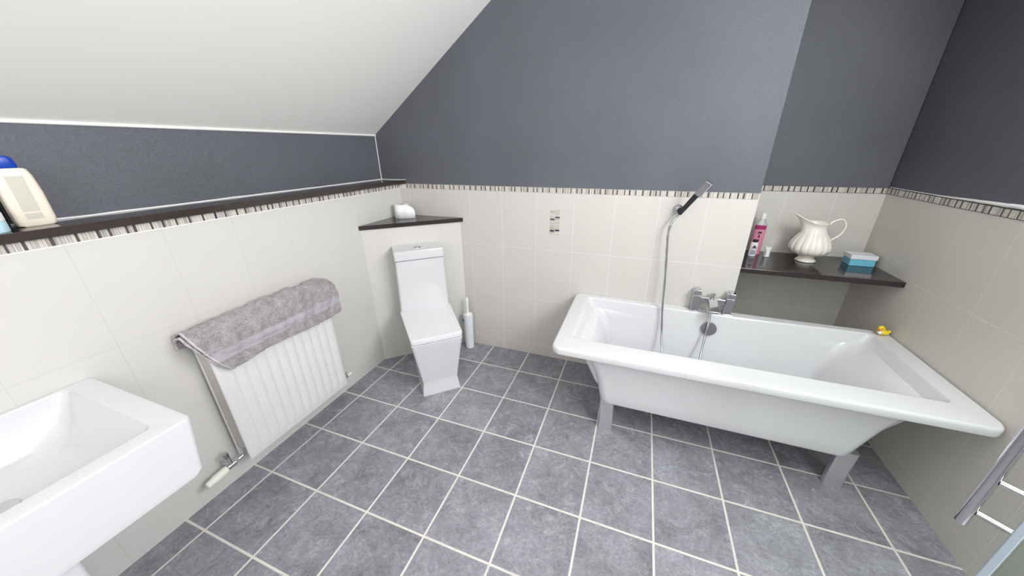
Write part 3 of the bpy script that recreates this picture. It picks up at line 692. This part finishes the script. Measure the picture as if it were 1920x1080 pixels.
tube(bm, hp, lambda t: .0062 + .0006 * (1 if int(t * 420) % 2 else -1), 10)
tag(obj('shower_hose', bm, M['hose'], smooth=True), 'flexible metal shower hose hanging from the hand shower into the bath', 'hose')

# rubber duck on the far right corner of the rim
dk = thing('rubber_duck', (2.897, -.045, TZ), 'small yellow rubber duck on the back right corner of the bath rim', 'toy duck')
dx, dy, dz = 2.900, -.042, TZ + .0005
def blob(bm, c, r, tilt=0):
    mt_ = Matrix.Translation(c) @ Matrix.Rotation(tilt, 4, 'Y') @ Matrix.Diagonal((*r, 1)); bmesh.ops.create_uvsphere(bm, u_segments=20, v_segments=14, radius=1, matrix=mt_)
bm = bmesh.new(); blob(bm, (dx + .004, dy, dz + .0155), (.026, .020, .0155)); blob(bm, (dx + .026, dy, dz + .022), (.010, .009, .007), -.7)
blob(bm, (dx - .010, dy - .003, dz + .038), (.0155, .015, .0145))
obj('body', bm, M['duck'], dk, smooth=True)
bm = bmesh.new(); blob(bm, (dx - .024, dy - .014, dz + .034), (.009, .008, .004)); obj('beak', bm, M['orange'], dk, smooth=True, label='orange beak')
for s in ((-.014, -.018), (-.024, -.004)):
    bm = bmesh.new(); blob(bm, (dx + s[0], dy + s[1], dz + .042), (.0022, .0022, .0022)); obj('eye', bm, M['black'], dk, smooth=True)
bm = bmesh.new(); blob(bm, (dx - .015, dy - .013, dz + .016), (.009, .009, .010)); obj('chest_patch', bm, M['white_plastic'], dk, smooth=True, label='white chest patch')
bm = bmesh.new(); blob(bm, (dx + .008, dy - .019, dz + .019), (.013, .004, .008)); obj('wing', bm, M['duck'], dk, smooth=True)

# ------------------------------------------------------------------ alcove shelf and what stands on it
SZ = .857
tag(obj('alcove_shelf', bxm(XB + .0005, XR - .0005, .024, YA - .0005, SZ - .029, SZ), M['granite'], bevel=.0025, seg=3), 'polished dark stone shelf spanning the alcove above the bath', 'shelf')
E_ = .0005
# ribbed jug
jx, jy = 2.605, .300
jg = thing('jug', (jx, jy, SZ), 'white fluted pottery jug with tall spout and loop handle on alcove shelf', 'jug')
bm = bmesh.new(); n = 96; rings = []
prof = [(.040, 0, 0), (.050, .001, 0), (.052, .005, 0), (.050, .010, 0), (.041, .018, 0), (.038, .028, 0), (.046, .036, .2), (.074, .046, .7), (.094, .064, 1), (.102, .085, 1), (.099, .108, 1), (.090, .132, .9),
        (.076, .158, .6), (.062, .178, .3), (.054, .195, .1), (.051, .208, 0), (.053, .220, 0), (.058, .230, 0), (.063, .236, 0)]
def jring(r, z, fl, top=0, inner=0):
    out = []
    for i in range(n):
        a = 2 * PI * i / n; c_ = math.cos(a); rr_ = r * (1 + .055 * fl * (abs(math.sin(a * 8)) ** .6 - .6))
        lip = max(0, -c_) ** 3          # spout on the -x side
        back = max(0, c_) ** 3
        x = jx + rr_ * c_ - top * lip * .062 + top * back * .006; y = jy + rr_ * math.sin(a) * (1 - .35 * top * lip)
        out.append((x, y, SZ + E_ + z + top * (lip * .050 - back * .002)))
    return out
for r, z, fl in prof: rings.append(jring(r, z, fl, max(0, (z - .17) / .066) ** 1.5 if z > .17 else 0))
for r, z, t_ in ((.061, .239, 1), (.057, .236, 1), (.047, .215, .6), (.045, .20, .3), (.055, .17, 0), (.08, .13, 0), (.08, .08, 0), (.03, .045, 0)): rings.append(jring(r, z, 0, t_))
loft(bm, rings); obj('jug_body', bm, M['jug'], jg, smooth=True)
bm = bmesh.new()
hp = spline([(jx + .060, jy, SZ + .233), (jx + .085, jy, SZ + .254), (jx + .112, jy, SZ + .262), (jx + .134, jy, SZ + .240), (jx + .138, jy, SZ + .205), (jx + .125, jy, SZ + .170), (jx + .100, jy, SZ + .145), (jx + .082, jy, SZ + .128)], 8)
tube(bm, hp, lambda t: .0062 - .0012 * math.sin(PI * t), 12); obj('handle', bm, M['jug'], jg, smooth=True)
# blue box with white lid
bx_ = thing('trinket_box', (2.865, .31, SZ), 'small sky blue box with a white lid on the right of the alcove shelf', 'box')
obj('box_base', bxm(2.809, 2.926, .272, .352, SZ + E_, SZ + .040), M['box'], bx_, bevel=.002)
obj('box_lid', bxm(2.805, 2.930, .268, .356, SZ + .0405, SZ + .066), M['lid'], bx_, bevel=.002, label='white lid')
# pink lotion bottle
t = thing('pink_bottle', (2.352, .375, SZ), 'tall bottle of pink lotion with a white cap on the alcove shelf', 'bottle')
def pb(z0, z1, s0, s1, m_, nm, lb=None, sx_=.031, sy_=.020):
    bm = bmesh.new(); rg = []
    for z, s in ((z0, s0), (z0 + .002, s0 * 1.02), (z1 - .002, s1 * 1.02), (z1, s1)): rg.append([(2.352 + sx_ * s * math.cos(2 * PI * i / 32), .375 + sy_ * s * math.sin(2 * PI * i / 32), z) for i in range(32)])
    loft(bm, rg); return obj(nm, bm, m_, t, smooth=True, label=lb)
body = pb(SZ + E_, SZ + .166, 1, 1, M['pink'], 'bottle_body', 'pink lotion filled body')
pb(SZ + .1665, SZ + .192, 1.0, .98, M['magenta'], 'label_band', 'magenta band')
pb(SZ + .1925, SZ + .232, .98, .50, M['clear'], 'bottle_shoulder', 'clear empty shoulder')
pb(SZ + .2325, SZ + .268, .44, .42, M['white_plastic'], 'cap', 'white cap', .031, .028)
for zz, hh, ww in ((.140, .012, .010), (.112, .020, .004), (.085, .018, .005), (.052, .008, .004), (.030, .008, .005)):
    obj('printed_lettering', bxm(2.350 - ww, 2.350 + ww, .3535, .3556, SZ + zz, SZ + zz + hh), M['darkprint'], t, label='dark printed lettering')
# small white lotion bottle in front
t = thing('lotion_bottle', (2.324, .318, SZ), 'small white bottle with a dark crest label in front of the pink bottle', 'bottle')
bm = bmesh.new(); lathe(bm, [(.017, SZ + E_), (.019, SZ + .003), (.019, SZ + .082), (.016, SZ + .090), (.012, SZ + .092)], (2.326, .318), 30, fx=1.1, fy=.8); obj('bottle_body', bm, M['white_plastic'], t, smooth=True)
bm = bmesh.new(); lathe(bm, [(.0125, SZ + .0925), (.0125, SZ + .106), (.010, SZ + .109)], (2.326, .318), 24); obj('cap', bm, M['black'], t, smooth=True, label='dark cap')
bm = bmesh.new(); box(bm, 2.314, 2.338, .3015, .3025, SZ + .056, SZ + .062); box(bm, 2.319, 2.333, .3015, .3025, SZ + .062, SZ + .068); box(bm, 2.323, 2.329, .3015, .3025, SZ + .068, SZ + .074)
obj('crest', bm, M['darkprint'], t, label='dark printed crest')
bm = bmesh.new(); box(bm, 2.313, 2.339, .3018, .3026, SZ + .048, SZ + .053); box(bm, 2.313, 2.339, .3018, .3026, SZ + .012, SZ + .042); obj('printed_label', bm, M['greyprint'], t, label='grey printed text panel')
# small white tube
t = thing('cream_tube', (2.408, .325, SZ), 'tiny white tube standing to the right of the pink bottle', 'tube')
bm = bmesh.new(); lathe(bm, [(.014, SZ + E_), (.016, SZ + .002), (.0165, SZ + .046), (.015, SZ + .048)], (2.408, .325), 28); obj('tube_body', bm, M['white_plastic'], t, smooth=True)
bm = bmesh.new(); lathe(bm, [(.0175, SZ + .0485), (.018, SZ + .050), (.018, SZ + .060), (.016, SZ + .063)], (2.408, .325), 28); obj('cap', bm, M['white_plastic'], t, smooth=True)
bm = bmesh.new(); box(bm, 2.395, 2.400, .3105, .3125, SZ + .012, SZ + .042); obj('printed_lettering', bm, M['greyprint'], t, label='grey lettering')

# ------------------------------------------------------------------ quadrant shower door in the near right corner
P0 = Vector((2.464, -1.381)); T0 = Vector((2.413, -1.333)); nn = Vector((.73, -.68)).normalized()
sd = thing('shower_door', (2.7, -1.25, .1), 'curved clear glass shower door with chrome bar handle at the right edge', 'shower door')
arc = []
Rr = .55; th0 = math.radians(47)
cxx, cyy = P0.x + Rr * math.sin(th0), P0.y - Rr * math.cos(th0)
for i in range(17):
    th = th0 * (1 - i / 16); arc.append((cxx - Rr * math.sin(th), cyy + Rr * math.cos(th)))
arc.append((XR - .02, arc[-1][1]))
bm = bmesh.new(); o1 = []; 
for k, (x, y) in enumerate(arc):
    a_ = arc[max(0, k - 1)]; b_ = arc[min(len(arc) - 1, k + 1)]; d_ = Vector((b_[0] - a_[0], b_[1] - a_[1])).normalized(); o1.append((x + d_.y * .006, y - d_.x * .006))
prism(bm, arc + o1[::-1], .125, 1.95); obj('glass_pane', bm, M['glass'], sd, smooth=True)
e = P0 + Vector((-.69, .72)) * .010
bm = bmesh.new(); tt = Vector((math.cos(th0), math.sin(th0))); nt2 = Vector((-tt.y, tt.x))
q = [P0 - tt * .012 + nt2 * .012, P0 + tt * .001 + nt2 * .012, P0 + tt * .001 - nt2 * .002, P0 - tt * .012 - nt2 * .002]
prism(bm, [(v.x, v.y) for v in q], .125, 1.95); obj('edge_seal', bm, M['seal'], sd, bevel=.002, label='translucent blue-grey edge seal')
bm = bmesh.new(); cyl(bm, (T0.x, T0.y, .690), (T0.x, T0.y, 1.25), .0108, n=28); hd = obj('bar_handle', bm, M['chrome'], sd, smooth=True, label='vertical chrome bar handle')
for z in (.733, .832):
    bm = bmesh.new(); b_ = Vector((T0.x, T0.y, z)); d3 = Vector((nn.x, nn.y, 0)); cyl(bm, b_ + d3 * .010, b_ + d3 * .068, .0075, n=20); cyl(bm, b_ + d3 * .060, b_ + d3 * .072, .011, n=20)
    obj('standoff', bm, M['chrome'], hd, smooth=True)
bm = bmesh.new(); b_ = Vector((T0.x, T0.y, 1.20)); cyl(bm, b_ + d3 * .010, b_ + d3 * .068, .0095, n=20); obj('standoff', bm, M['chrome'], hd, smooth=True)
# tray under the enclosure
bm = bmesh.new(); prism(bm, arc + [(XR - .001, arc[-1][1]), (XR - .001, -2.2), (2.30, -2.2), (2.18, -1.75)], 0, .12)
tag(obj('shower_tray', bm, M['ceramic'], bevel=.01, seg=3), 'low white shower tray under the curved glass door', 'shower tray')
